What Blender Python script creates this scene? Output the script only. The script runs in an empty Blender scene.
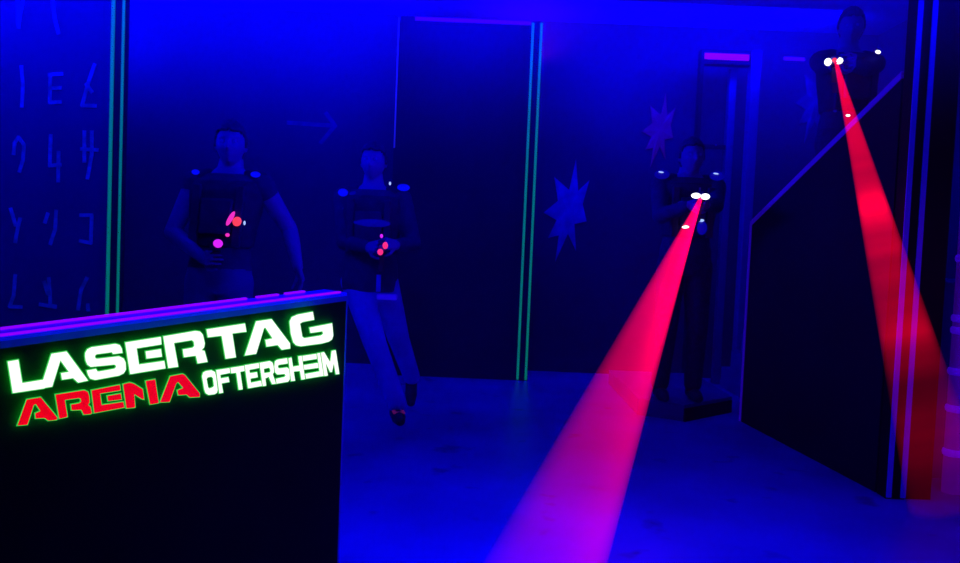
import bpy, bmesh, math, random
from mathutils import Vector, Matrix, noise
random.seed(7)
R_ = math.radians
scene = bpy.context.scene
C = scene.collection
PI = math.pi

# ------------------------------------------------------------------ camera
F, CX, CY, H = 800.0, 480.0, 281.5, 1.2
PITCH, ROLL = R_(2.6), R_(2.4)
CAMROT = Matrix.Rotation(PI/2 - PITCH, 3, 'X') @ Matrix.Rotation(ROLL, 3, 'Z')
cam_d = bpy.data.cameras.new('camera')
cam_d.sensor_fit = 'HORIZONTAL'; cam_d.sensor_width = 36.0
cam_d.lens = 36.0*F/960.0
cam_d.clip_start = 0.05
cam = bpy.data.objects.new('camera', cam_d); C.objects.link(cam)
cam.matrix_world = Matrix.Translation((0, 0, H)) @ CAMROT.to_4x4()
scene.camera = cam
CP = Vector((0, 0, H))

def ray(px, py):
    return CAMROT @ Vector(((px-CX)/F, -(py-CY)/F, -1.0))
def at(px, py, Y):                       # measuring tool: the point of the photo at distance Y into the room
    d = ray(px, py); return CP + d*(Y/d.y)
def on_z(px, py, z=0.0):
    d = ray(px, py); return CP + d*((z-H)/d.z)
def on_plane(px, py, p0, n):
    d = ray(px, py); return CP + d*((p0-CP).dot(n)/d.dot(n))

# ------------------------------------------------------------------ tags
def tag(o, label=None, cat=None, group=None, kind=None):
    if label: o['label'] = label
    if cat: o['category'] = cat
    if group: o['group'] = group
    if kind: o['kind'] = kind
    return o
def empty(name, loc=(0, 0, 0), rot=None):
    o = bpy.data.objects.new(name, None); C.objects.link(o)
    o.empty_display_size = 0.1
    o.location = loc
    if rot is not None: o.rotation_euler = rot
    return o
def set_parent(o, p):
    o.parent = p

# ------------------------------------------------------------------ materials
def newmat(name):
    m = bpy.data.materials.new(name); m.use_nodes = True
    return m, m.node_tree, m.node_tree.nodes['Principled BSDF']
def paint(name, col, rough=0.6, spec=0.3, var=0.25, scale=6.0, bump=0.0, emit=None, es=1.0, metal=0.0):
    m, t, b = newmat(name)
    tc = t.nodes.new('ShaderNodeTexCoord')
    n = t.nodes.new('ShaderNodeTexNoise'); n.inputs['Scale'].default_value = scale
    n.inputs['Detail'].default_value = 5
    t.links.new(tc.outputs['Object'], n.inputs['Vector'])
    r = t.nodes.new('ShaderNodeValToRGB')
    r.color_ramp.elements[0].position = 0.3; r.color_ramp.elements[1].position = 0.7
    r.color_ramp.elements[0].color = tuple(c*(1-var) for c in col)+(1,)
    r.color_ramp.elements[1].color = tuple(min(1, c*(1+var)) for c in col)+(1,)
    t.links.new(n.outputs['Fac'], r.inputs['Fac'])
    t.links.new(r.outputs['Color'], b.inputs['Base Color'])
    b.inputs['Roughness'].default_value = rough
    b.inputs['Specular IOR Level'].default_value = spec
    b.inputs['Metallic'].default_value = metal
    if bump:
        bp = t.nodes.new('ShaderNodeBump'); bp.inputs['Strength'].default_value = bump
        bp.inputs['Distance'].default_value = 0.01
        t.links.new(n.outputs['Fac'], bp.inputs['Height']); t.links.new(bp.outputs['Normal'], b.inputs['Normal'])
    if emit:
        b.inputs['Emission Color'].default_value = tuple(emit)+(1,)
        b.inputs['Emission Strength'].default_value = es
    return m
def glow(name, col, s):
    m, t, b = newmat(name)
    b.inputs['Base Color'].default_value = (0.02, 0.02, 0.02, 1)
    b.inputs['Roughness'].default_value = 0.5
    b.inputs['Emission Color'].default_value = tuple(col)+(1,)
    b.inputs['Emission Strength'].default_value = s
    return m

M = {}
M['wall'] = paint('dark_wall_paint', (0.006, 0.006, 0.11), 0.75, 0.2, 0.15, 1.2)
M['glyph_wall'] = paint('glyph_panel_paint', (0.008, 0.008, 0.2), 0.75, 0.1, 0.12, 1.2)
M['ceil'] = paint('ceiling_paint', (0.02, 0.01, 0.5), 0.8, 0.1, 0.1, 1.0)
M['black'] = paint('black_board_paint', (0.003, 0.002, 0.006), 0.7, 0.08, 0.2, 3.0)
M['board'] = paint('navy_board_paint', (0.004, 0.004, 0.066), 0.75, 0.04, 0.15, 1.5)
M['slant'] = paint('dark_stair_board_paint', (0.002, 0.0015, 0.022), 0.75, 0.04, 0.15, 1.5)
M['post'] = paint('blue_post_paint', (0.01, 0.012, 0.3), 0.45, 0.4, 0.1, 4.0)
M['jamb'] = paint('bright_blue_jamb_paint', (0.01, 0.01, 0.36), 0.45, 0.4, 0.1, 4.0)
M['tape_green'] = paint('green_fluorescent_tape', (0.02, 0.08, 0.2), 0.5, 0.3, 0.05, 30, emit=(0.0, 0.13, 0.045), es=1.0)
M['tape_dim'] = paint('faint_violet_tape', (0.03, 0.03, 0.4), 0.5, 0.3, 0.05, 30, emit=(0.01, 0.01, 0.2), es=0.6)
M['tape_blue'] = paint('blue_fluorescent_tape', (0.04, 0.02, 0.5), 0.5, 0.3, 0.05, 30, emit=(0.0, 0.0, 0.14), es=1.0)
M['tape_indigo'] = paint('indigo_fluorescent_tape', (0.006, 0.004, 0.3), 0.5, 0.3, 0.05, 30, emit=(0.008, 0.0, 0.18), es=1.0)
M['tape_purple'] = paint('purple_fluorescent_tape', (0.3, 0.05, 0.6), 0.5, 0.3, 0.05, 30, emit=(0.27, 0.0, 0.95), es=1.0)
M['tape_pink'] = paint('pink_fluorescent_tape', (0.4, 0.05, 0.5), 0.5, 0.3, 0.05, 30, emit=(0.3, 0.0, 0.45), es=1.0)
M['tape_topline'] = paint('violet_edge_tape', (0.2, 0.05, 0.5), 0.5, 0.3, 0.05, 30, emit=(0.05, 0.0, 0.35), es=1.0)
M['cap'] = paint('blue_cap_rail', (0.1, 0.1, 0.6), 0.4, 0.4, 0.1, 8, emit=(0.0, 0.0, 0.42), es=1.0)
M['edge_glow'] = paint('blue_edge_glow', (0.05, 0.05, 0.3), 0.4, 0.4, 0.1, 8, emit=(0.0, 0.0, 0.12), es=1.0)  # emission imitates blue light on the partition edges
M['star'] = paint('blue_fluorescent_paint', (0.02, 0.02, 0.45), 0.6, 0.2, 0.3, 9, emit=(0.0, 0.0, 0.075), es=1.0)
M['star_pink_lit'] = paint('pink_lit_star_paint', (0.05, 0.005, 0.16), 0.6, 0.2, 0.5, 5, emit=(0.009, 0.0, 0.02), es=1.0)  # pink light falling on one star, put into its colour
M['star_dim'] = paint('dim_fluorescent_paint', (0.01, 0.01, 0.2), 0.6, 0.2, 0.5, 9, emit=(0.0, 0.0, 0.03), es=1.0)
M['glyph'] = paint('glyph_fluorescent_paint', (0.02, 0.03, 0.5), 0.6, 0.2, 0.5, 14, emit=(0.0, 0.002, 0.03), es=1.0)
M['white_glow'] = glow('white_letter_glow', (1.0, 1.0, 0.93), 1.1)
M['red_glow'] = glow('red_letter_glow', (0.80, 0.0, 0.0), 1.0)
M['halo'] = glow('green_halo_light', (0.0, 1.0, 0.02), 24.0)
M['rim'] = glow('green_rim_light', (0.02, 0.55, 0.06), 1.0)
M['led_white'] = glow('white_led', (1.0, 1.0, 0.95), 2.0)
M['led_blue'] = glow('blue_led_lens', (0.0, 0.002, 0.9), 1.0)
M['dim_blue_glow'] = glow('dim_blue_glow_surface', (0.0, 0.0, 0.3), 1.0)
M['led_pale'] = glow('pale_blue_led', (0.35, 0.5, 1.0), 1.2)
M['led_red'] = glow('red_led', (1.0, 0.05, 0.09), 1.1)
M['led_rose'] = glow('rose_led', (1.0, 0.03, 0.22), 1.0)
M['led_pink'] = glow('pink_led', (0.9, 0.03, 0.55), 1.0)
M['led_magenta'] = glow('magenta_led', (0.75, 0.02, 1.0), 1.0)
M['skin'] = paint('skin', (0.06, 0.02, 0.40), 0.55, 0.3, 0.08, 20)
M['hair'] = paint('dark_hair', (0.006, 0.005, 0.12), 0.6, 0.3, 0.4, 40)
M['shirt'] = paint('dark_shirt_cloth', (0.006, 0.004, 0.13), 0.9, 0.1, 0.2, 20)
M['vest'] = paint('black_vest_fabric', (0.004, 0.003, 0.08), 0.7, 0.2, 0.2, 20)
M['vest_panel'] = paint('grey_vest_panel', (0.01, 0.01, 0.10), 0.5, 0.3, 0.2, 20)
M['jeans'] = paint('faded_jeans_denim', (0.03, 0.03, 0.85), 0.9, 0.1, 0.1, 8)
M['dark_trousers'] = paint('dark_trousers_cloth', (0.004, 0.003, 0.10), 0.9, 0.1, 0.25, 30)
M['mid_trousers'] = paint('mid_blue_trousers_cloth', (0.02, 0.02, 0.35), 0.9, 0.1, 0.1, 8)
M['shoe'] = paint('dark_shoe_leather', (0.006, 0.004, 0.05), 0.5, 0.3, 0.2, 20)
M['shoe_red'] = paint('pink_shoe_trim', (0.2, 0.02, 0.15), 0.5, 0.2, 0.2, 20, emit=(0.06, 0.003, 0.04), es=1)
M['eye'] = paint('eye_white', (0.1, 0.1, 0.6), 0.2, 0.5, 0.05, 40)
M['gun'] = paint('black_gun_plastic', (0.03, 0.03, 0.06), 0.4, 0.5, 0.2, 20)
M['gun_grey'] = paint('grey_gun_plastic', (0.12, 0.12, 0.3), 0.4, 0.5, 0.2, 20)
M['podium'] = paint('dark_podium_paint', (0.003, 0.003, 0.3), 0.6, 0.3, 0.2, 3)
M['riser_shade'] = paint('riser_shade_dark', (0.003, 0.002, 0.02), 0.6, 0.1, 0.2, 3)  # dark colour for the shaded front of the podium
M['pipe'] = paint('violet_lit_ribbed_plastic', (0.25, 0.12, 0.6), 0.35, 0.5, 0.15, 6, emit=(0.012, 0.0, 0.1), es=1)  # violet-blue light on the pipe put into colour and emission
M['pipe_ring'] = paint('highlit_plastic_rib', (0.3, 0.12, 0.9), 0.3, 0.5, 0.1, 6, emit=(0.02, 0.0, 0.3), es=1)  # highlight along each ridge put into the rib's emission

def floor_mat():
    m, t, b = newmat('scuffed_floor')
    tc = t.nodes.new('ShaderNodeTexCoord')
    n1 = t.nodes.new('ShaderNodeTexNoise'); n1.inputs['Scale'].default_value = 1.6; n1.inputs['Detail'].default_value = 6
    n2 = t.nodes.new('ShaderNodeTexNoise'); n2.inputs['Scale'].default_value = 4.2; n2.inputs['Detail'].default_value = 3
    for n in (n1, n2): t.links.new(tc.outputs['Object'], n.inputs['Vector'])
    r1 = t.nodes.new('ShaderNodeValToRGB'); e = r1.color_ramp.elements
    e[0].position = 0.35; e[0].color = (0.012, 0.008, 0.42, 1); e[1].position = 0.62; e[1].color = (0.02, 0.012, 0.56, 1)
    t.links.new(n1.outputs['Fac'], r1.inputs['Fac'])
    r2 = t.nodes.new('ShaderNodeValToRGB'); e = r2.color_ramp.elements      # a few dark scuffs
    e[0].position = 0.28; e[0].color = (0.5, 0.5, 0.5, 1); e[1].position = 0.37; e[1].color = (1, 1, 1, 1)
    t.links.new(n2.outputs['Fac'], r2.inputs['Fac'])
    mx = t.nodes.new('ShaderNodeMixRGB'); mx.blend_type = 'MULTIPLY'; mx.inputs['Fac'].default_value = 1
    t.links.new(r1.outputs['Color'], mx.inputs['Color1']); t.links.new(r2.outputs['Color'], mx.inputs['Color2'])
    t.links.new(mx.outputs['Color'], b.inputs['Base Color'])
    b.inputs['Roughness'].default_value = 0.38; b.inputs['Specular IOR Level'].default_value = 0.25
    return m
M['floor'] = floor_mat()

# ------------------------------------------------------------------ mesh helpers
def link_bm(name, bm, mat, parent=None, smooth=False, recalc=True):
    if recalc: bmesh.ops.recalc_face_normals(bm, faces=bm.faces)
    me = bpy.data.meshes.new(name); bm.to_mesh(me); bm.free()
    if smooth:
        for p in me.polygons: p.use_smooth = True
    mats = mat if isinstance(mat, (list, tuple)) else [mat]
    for m in mats: me.materials.append(m)
    o = bpy.data.objects.new(name, me); C.objects.link(o)
    if parent is not None: o.parent = parent
    return o
def add_box(bm, lo, hi, mtx=None, mi=0):
    vs = [Vector((x, y, z)) for z in (lo[2], hi[2]) for y in (lo[1], hi[1]) for x in (lo[0], hi[0])]
    if mtx is not None: vs = [mtx @ v for v in vs]
    v = [bm.verts.new(p) for p in vs]
    for f in ((0, 1, 3, 2), (4, 6, 7, 5), (0, 4, 5, 1), (2, 3, 7, 6), (0, 2, 6, 4), (1, 5, 7, 3)):
        fc = bm.faces.new([v[i] for i in f]); fc.material_index = mi
def add_tbox(bm, T, lo, hi):             # a box whose corners go through T
    v = [bm.verts.new(T(x, y, z)) for z in (lo[2], hi[2]) for y in (lo[1], hi[1]) for x in (lo[0], hi[0])]
    for f in ((0, 1, 3, 2), (4, 6, 7, 5), (0, 4, 5, 1), (2, 3, 7, 6), (0, 2, 6, 4), (1, 5, 7, 3)):
        bm.faces.new([v[i] for i in f])
def bevel_all(bm, w, seg=2):
    bmesh.ops.bevel(bm, geom=list(bm.edges), offset=w, segments=seg, affect='EDGES', profile=0.5)
def box_obj(name, lo, hi, mat, parent=None, bev=0.0, mtx=None):
    bm = bmesh.new(); add_box(bm, lo, hi, mtx)
    if bev: bevel_all(bm, bev)
    return link_bm(name, bm, mat, parent)
def frame_of(p0, p1, up=Vector((0, 0, 1))):
    z = (p1-p0).normalized()
    if abs(z.dot(up)) > 0.98: up = Vector((0, 1, 0))
    x = up.cross(z).normalized(); y = z.cross(x)
    return Matrix((x, y, z)).transposed()
def add_prism(bm, loops, mapf, depth_vec):
    """loops: list of 2D loops (outer, holes); mapf(x,y)->Vector; extruded by depth_vec"""
    b2 = bmesh.new(); edges = []
    for lp in loops:
        vs = [b2.verts.new((x, y, 0)) for x, y in lp]
        for i in range(len(vs)): edges.append(b2.edges.new((vs[i], vs[(i+1) % len(vs)])))
    bmesh.ops.triangle_fill(b2, use_beauty=True, use_dissolve=False, edges=edges)
    b2.verts.index_update()
    P = [mapf(v.co.x, v.co.y) for v in b2.verts]
    a = [bm.verts.new(p) for p in P]; b = [bm.verts.new(p+depth_vec) for p in P]
    for f in b2.faces:
        ix = [v.index for v in f.verts]
        try:
            bm.faces.new([a[i] for i in ix]); bm.faces.new([b[i] for i in reversed(ix)])
        except ValueError: pass
    k = 0
    for lp in loops:
        n = len(lp)
        for i in range(n):
            i0, i1 = k+i, k+(i+1) % n
            try: bm.faces.new((a[i0], a[i1], b[i1], b[i0]))
            except ValueError: pass
        k += n
    b2.free()
def strip_between(name, p, q, w, t, side, mat, parent=None):
    """flat bar from p to q, width w along `side`, thickness t"""
    ax = (q-p); L = ax.length; z = ax.normalized(); x = (side - z*side.dot(z)).normalized(); y = z.cross(x)
    m = Matrix.Translation(p) @ Matrix((x, y, z)).transposed().to_4x4()
    return box_obj(name, (-w/2, -t/2, 0), (w/2, t/2, L), mat, parent, mtx=m)

# ------------------------------------------------------------------ room
XL, XR, YF, YB, ZC = -4.6, 3.7, -1.2, 7.75, 3.36
def struct(name, lo, hi, mat):
    o = box_obj(name, lo, hi, mat); tag(o, kind='structure'); return o
struct('floor', (XL-.1, YF-.1, -0.1), (XR+.1, YB+.1, 0), M['floor'])
struct('ceiling', (XL-.1, YF-.1, ZC), (XR+.1, YB+.1, ZC+.1), M['ceil'])
struct('wall_back', (XL-.1, YB, 0), (XR+.1, YB+.1, ZC), M['wall'])
struct('wall_left', (XL-.1, YF, 0), (XL, YB, ZC), M['wall'])
struct('wall_right', (XR, YF, 0), (XR+.1, YB, ZC), M['wall'])

# ------------------------------------------------------------------ partition with letters (front left)
A = at(0, 337, 2.2); B = at(346.5, 292.5, 2.9)
u = Vector((B.x-A.x, B.y-A.y, 0)); LEN = u.length; u.normalize()
nrm = Vector((u.y, -u.x, 0))                  # towards the camera side
slope = (B.z-A.z)/LEN
ext = 0.7
TH = 0.16
def topz(s): return A.z + slope*s
def PP(s, z, off=0.0):                        # point on the partition: along, up, out from its face
    return Vector((A.x, A.y, 0)) + u*s + Vector((0, 0, z)) + nrm*off
part = empty('partition', PP(LEN/2, 0))
tag(part, 'low black partition wall at front left with purple taped top edge', 'partition')
O0 = Vector(part.location)
def shift(o, org):
    o.data.transform(Matrix.Translation(-org)); return o
bm = bmesh.new()
prof = [(-ext, 0), (LEN, 0), (LEN, topz(LEN)-.012), (-ext, topz(-ext)-.012)]
add_prism(bm, [prof], lambda s, z: PP(s, z, 0)-O0, -nrm*TH)
link_bm('board', bm, M['black'], part)
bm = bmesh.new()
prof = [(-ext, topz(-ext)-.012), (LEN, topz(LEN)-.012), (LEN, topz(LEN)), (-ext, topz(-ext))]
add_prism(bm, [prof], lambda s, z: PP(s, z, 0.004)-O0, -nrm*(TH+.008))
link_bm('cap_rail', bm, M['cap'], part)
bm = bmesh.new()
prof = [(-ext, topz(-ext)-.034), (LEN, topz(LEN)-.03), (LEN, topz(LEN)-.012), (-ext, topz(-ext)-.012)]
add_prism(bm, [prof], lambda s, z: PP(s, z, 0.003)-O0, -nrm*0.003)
link_bm('edge_glow', bm, M['edge_glow'], part)  # glowing strip standing in for light spilling from the edge tape
def top_tape(s0, s1, offc, w, lift=0.004):
    bm = bmesh.new()
    q = [(s0, offc-w/2), (s1, offc-w/2), (s1, offc+w/2), (s0, offc+w/2)]
    add_prism(bm, [q], lambda s, o: PP(s, topz(s)+.001, o)-O0, Vector((0, 0, lift)))
    return link_bm('edge_tape', bm, M['tape_purple'], part)
top_tape(-ext, LEN-.025, -0.006, 0.018, .006)
top_tape(-ext, LEN*0.71, -TH+.012, 0.02, .006)
top_tape(LEN*0.745, LEN*0.82, -TH+.012, 0.02, .006)
top_tape(LEN*0.845, LEN*0.915, -TH+.012, 0.02, .006)
bm = bmesh.new()
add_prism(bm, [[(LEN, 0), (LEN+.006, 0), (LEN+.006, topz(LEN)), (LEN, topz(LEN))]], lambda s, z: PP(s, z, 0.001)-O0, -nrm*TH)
link_bm('end_strip', bm, M['edge_glow'], part)  # glowing strip standing in for the blue-lit end edge

# letters: outlines measured on the photograph (crop x0, y0, crop scale, loops), laid on the partition face
Q = 11.26
LET = [
 ('W', 0, 340, 9.383, [[(73,203),(172,186),(208,405),(405,373),(415,453),(120,497)]]),
 ('W', 0, 340, 5.633, [[(244,222),(290,78),(375,65),(495,228),(440,240),(412,214),(350,223),(344,187),(388,180),(340,113),(293,262),(247,270)]]),
 ('W', 80, 335, Q, [[(60,200),(85,160),(130,138),(400,100),(445,112),(468,150),(476,200),(372,213),(362,192),(185,215),(165,235),(175,265),(200,268),(440,240),(490,265),(512,310),(515,390),(490,430),(440,455),(170,505),(115,490),(92,450),(78,400),(180,382),(195,410),(215,412),(390,380),(408,360),(400,335),(380,332),(120,358),(85,335),(65,290),(58,240)]]),
 ('W', 120, 325, Q, [[(60,197),(458,135),(465,217),(185,262),(212,446),(497,405),(510,487),(115,552)], 'NEW', [(290,298),(460,272),(470,355),(300,377)]]),
 ('W', 160, 320, Q, [[(38,185),(400,123),(450,130),(480,165),(502,260),(495,305),(465,340),(500,348),(533,470),(425,488),(405,400),(270,418),(258,332),(370,312),(388,290),(382,245),(360,225),(155,258),(203,525),(95,540)]]),
 ('W', 200, 315, Q, [[(75,162),(505,97),(520,187),(362,207),(402,475),(290,492),(245,232),(90,250)]]),
 ('W', 240, 310, Q, [[(182,128),(355,103),(560,375),(563,432),(470,447),(425,393),(300,412),(287,337),(368,320),(285,195),(268,205),(180,492),(55,512)]]),
 ('W', 285, 305, 10.236, [[(48,170),(70,125),(130,98),(283,70),(297,150),(180,172),(152,190),(175,325),(200,340),(370,312),(392,295),(385,268),(262,285),(252,232),(480,188),(492,310),(480,350),(450,372),(380,392),(160,422),(115,412),(85,380),(60,290)]]),
 ('R', 10, 385, Q, [[(190,165),(345,140),(530,365),(525,390),(430,400),(390,370),(290,375),(285,320),(345,295),(290,212),(265,225),(195,445),(85,455)]]),
 ('R', 50, 375, Q, [[(62,222),(385,172),(425,190),(440,240),(445,310),(425,335),(455,360),(470,430),(455,438),(380,445),(355,390),(245,395),(238,335),(330,318),(352,300),(345,265),(320,258),(165,280),(195,470),(105,490)]]),
 ('R', 85, 370, 9.383, [[(62,192),(325,140),(332,190),(140,220),(155,330),(358,300),(368,350),(88,402)], 'NEW', [(210,245),(335,222),(342,275),(218,290)]]),
 ('R', 140, 365, 8.66, [[((85+x/9.383-140)*8.66, (370+y/9.383-365)*8.66) for x, y in [(358,135),(420,118),(460,130),(540,180),(552,275),(530,270),(460,225),(470,350),(390,358)]], 'NEW', [(50,140),(130,125),(160,328),(88,340)]]),
 ('R', 140, 365, 8.66, [[(262,98),(370,78),(390,90),(515,245),(515,275),(430,280),(405,255),(332,260),(325,220),(375,200),(330,145),(312,160),(255,318),(175,322)]]),
 ('W', 200, 355, Q, [[(25,240),(35,200),(65,182),(130,172),(165,190),(178,240),(196,390),(188,425),(160,440),(95,448),(65,430),(50,390)], [(72,270),(85,250),(130,242),(148,260),(158,345),(148,362),(105,380),(88,360)]]),
 ('W', 200, 355, Q, [[(184,170),(330,148),(336,200),(225,222),(232,265),(318,250),(328,302),(240,318),(258,422),(218,430)]]),
 ('W', 200, 355, Q, [[(345,145),(494,122),(500,178),(450,188),(478,385),(437,390),(410,198),(352,205)]]),
 ('W', 240, 350, Q, [[(54,172),(208,148),(215,200),(103,222),(108,262),(190,250),(197,305),(115,320),(120,370),(235,347),(245,403),(92,430)]]),
 ('W', 240, 350, Q, [[(221,145),(335,125),(362,138),(376,185),(381,250),(366,272),(403,378),(362,384),(325,300),(283,318),(292,400),(257,405)], [(265,212),(325,197),(340,210),(345,240),(335,252),(272,262)]]),
 ('W', 240, 350, Q, [[(394,130),(420,110),(528,92),(535,150),(440,165),(422,178),(432,205),(455,208),(530,197),(550,215),(557,270),(557,330),(540,355),(412,378),(407,325),(500,305),(515,290),(505,268),(420,275),(397,250),(388,190)]]),
 ('W', 290, 340, 10.236, [[(-15,188),(14,180),(28,275),(97,262),(85,168),(118,163),(152,400),(118,405),(103,315),(35,322),(50,415),(12,420)]]),
 ('W', 290, 340, 10.236, [[(128,163),(268,142),(272,192),(135,215)], 'NEW', [(140,258),(282,235),(290,283),(148,303)], 'NEW', [(158,348),(298,322),(303,372),(165,395)]]),
 ('W', 290, 340, 10.236, [[(279,138),(305,133),(342,366),(310,372)]]),
 ('W', 290, 340, 10.236, [[(318,130),(348,124),(412,232),(428,112),(466,105),(503,346),(470,350),(448,225),(428,325),(412,327),(360,222),(385,362),(352,368)]]),
]
pc = PP(LEN*0.5, 0)
def to_face(px, py):                          # photo point -> (along, up) on the partition face
    p = on_plane(px, py, PP(0, 0, 0.016), nrm) - Vector((A.x, A.y, 0))
    return p.dot(u), p.z
so = PP(LEN*0.5, 0.8, 0.0)
sign = empty('glowing_letter_sign', so)
tag(sign, 'glowing white and red capital letters with green halo on the low black partition', 'sign')
def offset_loop(lp, d):
    n = len(lp); area = sum(lp[i][0]*lp[(i+1) % n][1]-lp[(i+1) % n][0]*lp[i][1] for i in range(n))
    sgn = 1 if area > 0 else -1
    out = []
    for i in range(n):
        a, b, c = Vector(lp[i-1]), Vector(lp[i]), Vector(lp[(i+1) % n])
        e1 = (b-a).normalized(); e2 = (c-b).normalized()
        n1 = Vector((e1.y, -e1.x))*sgn; n2 = Vector((e2.y, -e2.x))*sgn
        k = (n1+n2)
        if k.length < 1e-4: k = n1.copy()
        k.normalize(); co = max(0.5, k.dot(n1))
        p = b + k*(d/co); out.append((p.x, p.y))
    return out
for kind, x0, y0, sc, items in LET:
    groups = [[]]
    for it in items:
        if isinstance(it, str): groups.append([])
        else: groups[-1].append([to_face(x0+x/sc, y0+y/sc) for x, y in it])
    bm = bmesh.new(); bh = bmesh.new()
    for g in groups:
        add_prism(bm, g, lambda s, z: PP(s, z, 0.018)-so, -nrm*0.003)
        gg = [offset_loop(g[0], 0.0026)] + [offset_loop(h, -0.0022) for h in g[1:]]
        add_prism(bh, gg, lambda s, z: PP(s, z, 0.0145)-so, -nrm*0.002)
        gi = [offset_loop(g[0], -0.0012)]
    lt = link_bm('letter', bm, M['white_glow' if kind == 'W' else 'red_glow'], sign)
    lt['label'] = 'white glowing letter' if kind == 'W' else 'red glowing letter'
    hb = link_bm('halo_backing', bh, [M['rim'], M['halo']], lt)
    for p in hb.data.polygons:                 # its rear face lights the partition green
        if p.normal.dot(nrm) < -0.7: p.material_index = 1
    hb['label'] = 'green rim and halo light'

# ------------------------------------------------------------------ glyph panel (left)
YL = 5.6
pl = at(121, 0, YL); pr = at(116.5, 160, YL)
xr = at(117, 160, YL).x + 0.035
gp = empty('glyph_panel', (xr-1.2, YL, 0))
tag(gp, 'tall dark wall panel painted with rows of faint glyphs at left edge', 'wall panel')
def rel(o, root): return shift(o, Vector(root.location))
rel(box_obj('board', (xr-2.0, YL, 0), (xr-.09, YL+.06, ZC), M['glyph_wall'], gp), gp)
post = rel(box_obj('post', (xr-.09, YL-.01, 0), (xr, YL+.07, ZC), M['board'], gp), gp)
for xx, w in ((xr-.076, .024), (xr-.004, .018)):
    t = rel(box_obj('edge_tape', (xx-w/2, YL-.016, 0), (xx+w/2, YL-.01, ZC), M['tape_green'], post), gp)
    t['label'] = 'green glowing edge tape'
def stroke(bm, pts, w, Y, org):
    Y = Y-.0004*(len(bm.verts)//8)
    pts = [at(x, y, Y) for x, y in pts]
    for a, b in zip(pts[:-1], pts[1:]):
        Y -= .0004; d = (b-a); d.y = 0
        if d.length < 1e-5: continue
        k = Vector((-d.z, 0, d.x)).normalized()*w/2
        e = d.normalized()*w*0.3
        q = [a-k-e, b-k+e, b+k+e, a+k-e]
        vs = [bm.verts.new((p.x-org.x, Y-org.y-.002, p.z-org.z)) for p in q]
        v2 = [bm.verts.new((p.x-org.x, Y-org.y+.001, p.z-org.z)) for p in q]
        bm.faces.new(vs); bm.faces.new(v2[::-1])
        for i in range(4): bm.faces.new((vs[i], vs[(i+1) % 4], v2[(i+1) % 4], v2[i]))
S1 = 5.118
def Z1(pts, oy): return [(x/S1, oy+y/S1) for x, y in pts]
GL = [
 [Z1([(90,0),(95,140)], 0), Z1([(120,0),(105,60),(95,140)], 0)],
 [Z1([(270,0),(280,90),(300,170)], 0)],
 [Z1([(110,340),(118,440),(112,545)], 0)],
 [Z1([(250,382),(318,378)], 0), Z1([(258,380),(255,525),(310,522)], 0), Z1([(258,452),(310,450)], 0)],
 [Z1([(485,330),(460,400),(420,540),(490,542)], 0), Z1([(440,430),(470,470)], 0)],
 [Z1([(70,225),(75,170),(95,140),(125,180),(118,260),(100,315)], 110)],
 [Z1([(260,130),(255,285),(310,280)], 110), Z1([(300,215),(298,365)], 110)],
 [Z1([(432,110),(432,265)], 110), Z1([(470,110),(470,230),(448,350)], 110), Z1([(415,200),(500,205)], 110)],
 [Z1([(55,45),(80,130)], 200), Z1([(103,95),(90,150),(78,215)], 200)],
 [Z1([(230,115),(245,70)], 200), Z1([(288,55),(282,150),(258,225)], 200)],
 [Z1([(412,78),(470,78),(465,220),(410,210)], 200)],
 [Z1([(78,385),(70,490),(50,545),(110,548)], 200)],
 [Z1([(250,400),(258,540),(285,545)], 200), Z1([(205,535),(285,548)], 200), Z1([(225,420),(245,480)], 200)],
 [Z1([(445,400),(415,460),(400,560)], 200), Z1([(450,535),(452,565)], 200)],
]
for g in GL:
    bm = bmesh.new()
    for s in g: stroke(bm, s, 0.026, YL-.0015, Vector(gp.location))
    link_bm('painted_glyph', bm, M['glyph'], gp)

# ------------------------------------------------------------------ centre panel
YC = 7.15
x0 = at(396, 80, YC).x; x1 = at(530, 200, YC).x; zt = at(465, 19, YC).z
cp = empty('centre_panel', ((x0+x1)/2, YC, 0))
cp.name = 'dark_partition_panel'
tag(cp, 'tall dark free-standing panel with two green taped lines on its right post', 'wall panel')
rel(box_obj('board', (x0, YC, 0), (x1-.06, YC+.07, zt), M['board'], cp), cp)
post = rel(box_obj('post', (x1-.06, YC-.01, 0), (x1+.045, YC+.08, zt), M['board'], cp), cp)
for xx in (x1-.042, x1+.032):
    t = rel(box_obj('edge_tape', (xx-.011, YC-.016, 0.01), (xx+.011, YC-.01, zt-.01), M['tape_green'], post), cp)
    t['label'] = 'green glowing edge tape'
t = rel(box_obj('top_tape', (x0+.15, YC-.006, zt-.03), (x1-.06, YC, zt), M['tape_topline'], cp), cp); t['label'] = 'violet glowing tape'
t = rel(box_obj('side_tape', (x0, YC-.006, at(396, 148, YC).z), (x0+.014, YC, zt-.01), M['tape_dim'], cp), cp); t['label'] = 'faint violet glowing tape'

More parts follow.
